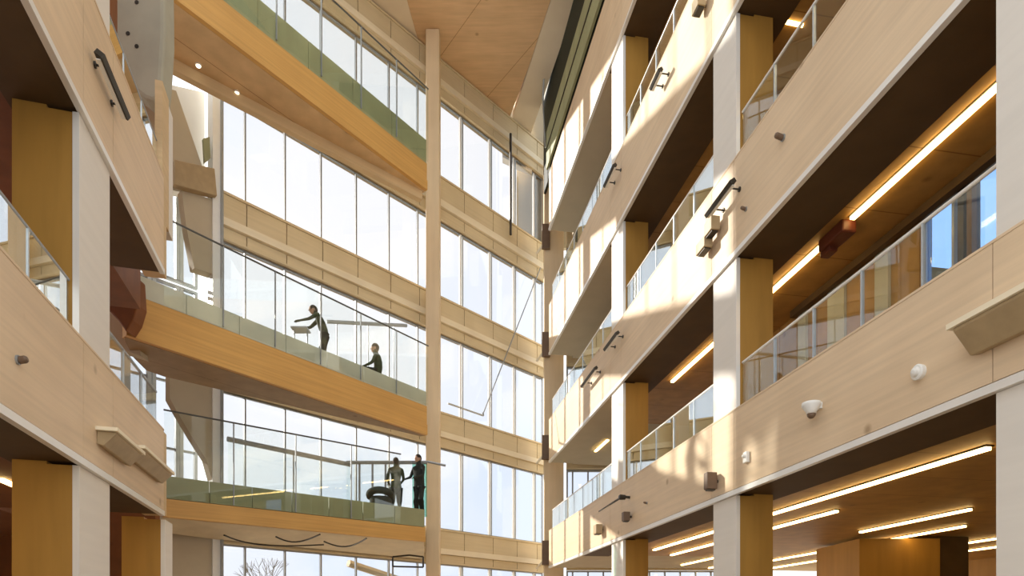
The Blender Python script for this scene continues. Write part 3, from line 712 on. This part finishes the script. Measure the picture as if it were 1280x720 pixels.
# ------------------------------------------------------------------ people
def person(label, base, face, pose, cloth, trousers, hair='hair', scale=1.0):
    """pose: dict of joint positions (x forward, y left, z up) before turning by face"""
    rot = Matrix.Rotation(face, 4, 'Z'); base = Vector(base)
    t = thing('person', label, 'person', base)
    def W(p): return (rot @ (Vector(p) * scale))
    verts, edges, rad = [], [], []
    def add(p, r, par=None):
        verts.append(W(p)); rad.append(r * scale); i = len(verts) - 1
        if par is not None: edges.append((par, i))
        return i
    J = pose
    pel = add(J['pelvis'], .135)
    sp = add(J['spine'], .125, pel); ch = add(J['chest'], .145, sp)
    nk = add(J['neck'], .055, ch)
    hc = Vector(J['head']); hdir = (hc - Vector(J['neck'])).normalized()
    h1 = add(hc - hdir * .03, .082, nk); h2 = add(hc + hdir * .06, .088, h1); add(hc + hdir * .11, .05, h2)
    fingers = []
    for s_, sd in (('l', 1), ('r', -1)):
        sh = add(J['sh_' + s_], .062, ch); el = add(J['el_' + s_], .042, sh); wr = add(J['wr_' + s_], .028, el)
        dv = (Vector(J['wr_' + s_]) - Vector(J['el_' + s_])).normalized()
        pa = Vector(J['wr_' + s_]) + dv * .06
        side = dv.cross(Vector((0, 0, 1)));
        if side.length < .1: side = Vector((0, 1, 0))
        side.normalize()
        pi_ = add(pa, .03, wr)
        for k in range(4):
            bq = pa + side * (.026 * (k - 1.5)) ; ln = (.065, .078, .072, .055)[k]
            f0 = add(bq + dv * .02, .011, pi_); f1_ = add(bq + dv * (.02 + ln * .55) - Vector((0, 0, .006)), .009, f0); add(bq + dv * (.02 + ln) - Vector((0, 0, .022)), .008, f1_)
        th = add(pa + side * .035 * sd - dv * .03, .011, wr); add(pa + side * .06 * sd + dv * .01, .009, th)
        hp = add(J['hip_' + s_], .095, pel); kn = add(J['kn_' + s_], .062, hp); an = add(J['an_' + s_], .04, kn)
        he = Vector(J['an_' + s_]); add(he + Vector((.14, 0, -.05)), .036, an)
    me = bpy.data.meshes.new('body'); me.from_pydata([tuple(v) for v in verts], edges, [])
    for k in ('cloth', ): pass
    o = bpy.data.objects.new('body', me); C.objects.link(o); o.parent = t
    sk = o.modifiers.new('skin', 'SKIN'); sk.use_smooth_shade = True
    for i, r in enumerate(rad): me.skin_vertices[0].data[i].radius = (r, r)
    me.skin_vertices[0].data[0].use_root = True
    sb = o.modifiers.new('sub', 'SUBSURF'); sb.levels = 1; sb.render_levels = 1
    me.materials.append(M[cloth])
    # head with face, hair
    hc_w = W(hc + hdir * .03)
    def ell(name, c, r, mat, cut=None):
        bm = bmesh.new(); bmesh.ops.create_uvsphere(bm, u_segments=20, v_segments=14, radius=1)
        for v in bm.verts:
            v.co = Vector((v.co.x * r[0], v.co.y * r[1], v.co.z * r[2]))
        if cut: bmesh.ops.delete(bm, geom=[v for v in bm.verts if cut(v.co)], context='VERTS')
        m_ = bpy.data.meshes.new(name); bm.to_mesh(m_); bm.free(); m_.materials.append(M[mat])
        for p in m_.polygons: p.use_smooth = True
        ob = bpy.data.objects.new(name, m_); C.objects.link(ob); ob.parent = t; ob.location = c
        ob.rotation_euler = (0, J.get('tilt', 0), face); return ob
    hd = ell('face', hc_w, (.095 * scale, .078 * scale, .12 * scale), 'skin')
    fw = rot @ Vector((1, 0, 0))
    nb = MB()
    ell('nose', hc_w + fw * .095 * scale + Vector((0, 0, -.01)), (.018, .014, .025), 'skin')
    for s_ in (1, -1): ell('ear', hc_w + (rot @ Vector((0, .08 * s_, 0))) * scale, (.018, .01, .028), 'skin')
    ell('hair', hc_w + Vector((0, 0, .02)) - fw * .018, (.103 * scale, .09 * scale, .118 * scale), hair, lambda c: c.z < -.02 and c.x > -.02)
    # trousers sheath
    for s_ in ('l', 'r'):
        MBt = MB().tube([W(J['hip_' + s_]) + base, W(J['kn_' + s_]) + base, W(J['an_' + s_]) + base], [.115 * scale, .08 * scale, .06 * scale], 12)
        MBt.build('trouser_leg', M[trousers], t, smooth=True)
    return t
stand = dict(pelvis=(0, 0, .95), spine=(.01, 0, 1.12), chest=(.02, 0, 1.33), neck=(.03, 0, 1.50), head=(.05, 0, 1.62),
             sh_l=(.02, .18, 1.42), el_l=(.10, .24, 1.16), wr_l=(.30, .18, 1.08), sh_r=(.02, -.18, 1.42), el_r=(.10, -.24, 1.16), wr_r=(.30, -.18, 1.08),
             hip_l=(0, .09, .88), kn_l=(.03, .10, .48), an_l=(-.02, .11, .09), hip_r=(0, -.09, .88), kn_r=(.02, -.10, .48), an_r=(-.03, -.11, .09))
lean = dict(pelvis=(-.05, 0, .93), spine=(.02, 0, 1.08), chest=(.10, 0, 1.25), neck=(.18, 0, 1.37), head=(.24, 0, 1.45),
            sh_l=(.13, .17, 1.31), el_l=(.34, .18, 1.16), wr_l=(.56, .12, 1.12), sh_r=(.13, -.17, 1.31), el_r=(.33, -.19, 1.10), wr_r=(.54, -.12, 1.02),
            hip_l=(-.05, .09, .87), kn_l=(.03, .10, .48), an_l=(-.08, .11, .09), hip_r=(-.05, -.09, .87), kn_r=(.0, -.10, .48), an_r=(-.06, -.11, .09), tilt=.5)
sit = dict(pelvis=(0, 0, .30), spine=(-.01, 0, .45), chest=(.03, 0, .63), neck=(.06, 0, .79), head=(.09, 0, .91),
           sh_l=(.03, .19, .72), el_l=(.13, .25, .48), wr_l=(.33, .16, .42), sh_r=(.03, -.19, .72), el_r=(.13, -.25, .48), wr_r=(.33, -.16, .42),
           hip_l=(.03, .10, .28), kn_l=(.42, .12, .36), an_l=(.40, .13, .08), hip_r=(.03, -.10, .28), kn_r=(.42, -.12, .36), an_r=(.40, -.13, .08))
def spot(px, s): Y = F / s; return ((px - 640) / F * Y, Y)
DECK2, DECK1 = 7.38 - .25, 3.66 - .25
x, y = spot(404, 45.3)
person('person in dark olive clothes leaning forward on the middle bridge', (x, y, DECK2 + EYE), math.pi + .25, lean, 'cloth_green', 'cloth_black', scale=1.06)
x, y = spot(473, 42.3)
person('person sitting low on the middle bridge near the tall column', (x, y, DECK2 + EYE), math.pi + .1, sit, 'cloth_green', 'cloth_black', scale=1.15)
x, y = spot(495, 39.7)
person('person in dark clothes standing on the lowest bridge behind the grey rail', (x, y, DECK1 + EYE), 1.9, stand, 'cloth_green', 'cloth_black', scale=1.08)
x, y = spot(524, 39.5)
person('person in charcoal clothes on the lowest bridge beside the tall column', (x, y, DECK1 + EYE), -2.2, stand, 'cloth_black', 'cloth_black', scale=1.14)

# stools and furniture on the bridges
def lounge_chair(label, px, s_, z, r=.34):
    x, y = spot(px, s_)
    t = thing('lounge_chair', label, 'chair', (x, y, z + EYE))
    MB().lathe((x, y, z + EYE + .12), (0, 0, 1), [(0, r * .8), (.05, r * .95), (.22, r), (.30, r * .92)], 20).build('seat', M['cushion'], t, smooth=True)
    m = MB(); n = 16; pr = []
    for i in range(n + 1):
        a = -.35 + (math.pi + .7) * i / n
        pr.append((x + r * math.cos(a), y - r * math.sin(a) * 1.0, z + EYE + .42 + .16 * math.sin(math.pi * i / n)))
    m.tube(pr, [.07] + [.11] * (n - 1) + [.07], 10).build('backrest', M['cushion'], t, smooth=True)
    for k in range(4):
        a = math.pi / 4 + k * math.pi / 2
        MB().tube([(x + r * .6 * math.cos(a), y + r * .6 * math.sin(a), z + EYE), (x + r * .5 * math.cos(a), y + r * .5 * math.sin(a), z + EYE + .13)], .02, 6).build('leg', M['darkmetal'], t)
lounge_chair('dark rounded lounge chair on the lowest bridge', 476, 40.8, DECK1 + .12)
lounge_chair('dark rounded chair behind the glass of the last lowest right bay', 716, 33.0, RZ[0][1] - .35, .36)
x, y = spot(473, 42.3)
t = thing('stool', 'low dark round stool under the sitting person on the middle bridge', 'stool', (x, y, DECK2 + EYE))
MB().lathe((x, y, DECK2 + EYE + .12), (0, 0, 1), [(0, .15), (.03, .17), (.08, .17), (.10, .14)], 20).build('seat', M['cushion'], t)
for k in range(3): MB().tube([(x + .13 * math.cos(2.1 * k), y + .13 * math.sin(2.1 * k), DECK2 + EYE), (x + .1 * math.cos(2.1 * k), y + .1 * math.sin(2.1 * k), DECK2 + EYE + .13)], .015, 6).build('leg', M['darkmetal'], t)
# slim table board beside the leaning person
x, y = spot(376, 45.6)
t = thing('standing_table', 'small pale glass topped table in front of the leaning person', 'table', (x, y, DECK2 + EYE))
MB().frame_box((x, y, DECK2 + EYE + 1.0), (.22, 0, 0), (0, .18, 0), (0, 0, .02)).build('table_top', M['bluemetal'], t)
for sx in (-.18, .18): MB().tube([(x + sx, y, DECK2 + EYE), (x + sx, y, DECK2 + EYE + .98)], .02, 6).build('leg', M['bluemetal'], t)

# ------------------------------------------------------------------ bare trees outside
def tree(label, x, y, h):
    t = thing('bare_tree', label, 'tree', (x, y, -.35), 'bare trees outside')
    mb = MB()
    def br(p, d, l, r, n):
        q = p + d * l
        mb.tube([p, q], [r, r * .65], 5)
        if n == 0: return
        for k in range(3):
            nd = (d + Vector((random.uniform(-.7, .7), random.uniform(-.7, .7), random.uniform(-.1, .4)))).normalized()
            br(q, nd, l * .72, r * .6, n - 1)
    br(Vector((x, y, -.35)), Vector((0, 0, 1)), h * .28, h * .012, 4)
    mb.build('branches', M['bark'], t)
tree('bare tree seen through the lowest windows, left part', -15.5, 42, 8.2)
tree('bare tree seen through the lowest windows, near the tall column', -9.0, 50, 7.2)
tree('bare tree seen low behind the right windows', -2.0, 52, 6.6)

# added unseen wall outside, keeping the sun off the near right bays
struct(MB().prism([(-12.9, 13.5), (-12.6, 13.5), (-12.6, 19.6), (-12.9, 19.6)], -EYE, 24).build('wall_sun_block', M['plaster']))
# ------------------------------------------------------------------ light
w = bpy.data.worlds.new('World'); bpy.context.scene.world = w; w.use_nodes = True
nt = w.node_tree; nt.nodes.clear()
o = nt.nodes.new('ShaderNodeOutputWorld'); bg = nt.nodes.new('ShaderNodeBackground')
tc = nt.nodes.new('ShaderNodeTexCoord'); n = nt.nodes.new('ShaderNodeTexNoise'); n.inputs['Scale'].default_value = 2.2; n.inputs['Detail'].default_value = 4
r = nt.nodes.new('ShaderNodeValToRGB'); r.color_ramp.elements[0].position = .38; r.color_ramp.elements[1].position = .6
r.color_ramp.elements[0].color = (.80, .87, .97, 1); r.color_ramp.elements[1].color = (1, .98, .95, 1)
nt.links.new(tc.outputs['Generated'], n.inputs['Vector']); nt.links.new(n.outputs['Fac'], r.inputs[0])
nt.links.new(r.outputs[0], bg.inputs[0]); bg.inputs[1].default_value = 1.5
nt.links.new(bg.outputs[0], o.inputs[0])
sd = bpy.data.lights.new('sun', 'SUN'); sd.energy = 11.0; sd.angle = .02; sd.color = (1, .90, .76)
so = bpy.data.objects.new('sun', sd); C.objects.link(so)
so.rotation_euler = Vector((-.85, .50, .46)).to_track_quat('Z', 'Y').to_euler()
so.location = (-20, 30, 30)

# ------------------------------------------------------------------ camera
cd = bpy.data.cameras.new('camera'); cam = bpy.data.objects.new('camera', cd); C.objects.link(cam)
cam.location = (0, 0, EYE); cam.rotation_euler = (math.pi / 2, 0, 0)
cd.sensor_width = 36; cd.sensor_fit = 'HORIZONTAL'; cd.lens = 36 * F / 1280
cd.shift_y = (HY - 360) / 1280
cd.clip_end = 500
S = bpy.context.scene; S.camera = cam
S.view_settings.view_transform = 'Standard'; S.view_settings.look = 'None'; S.view_settings.gamma = 1
S.view_settings.use_curve_mapping = False
S.view_settings.exposure = 0.32
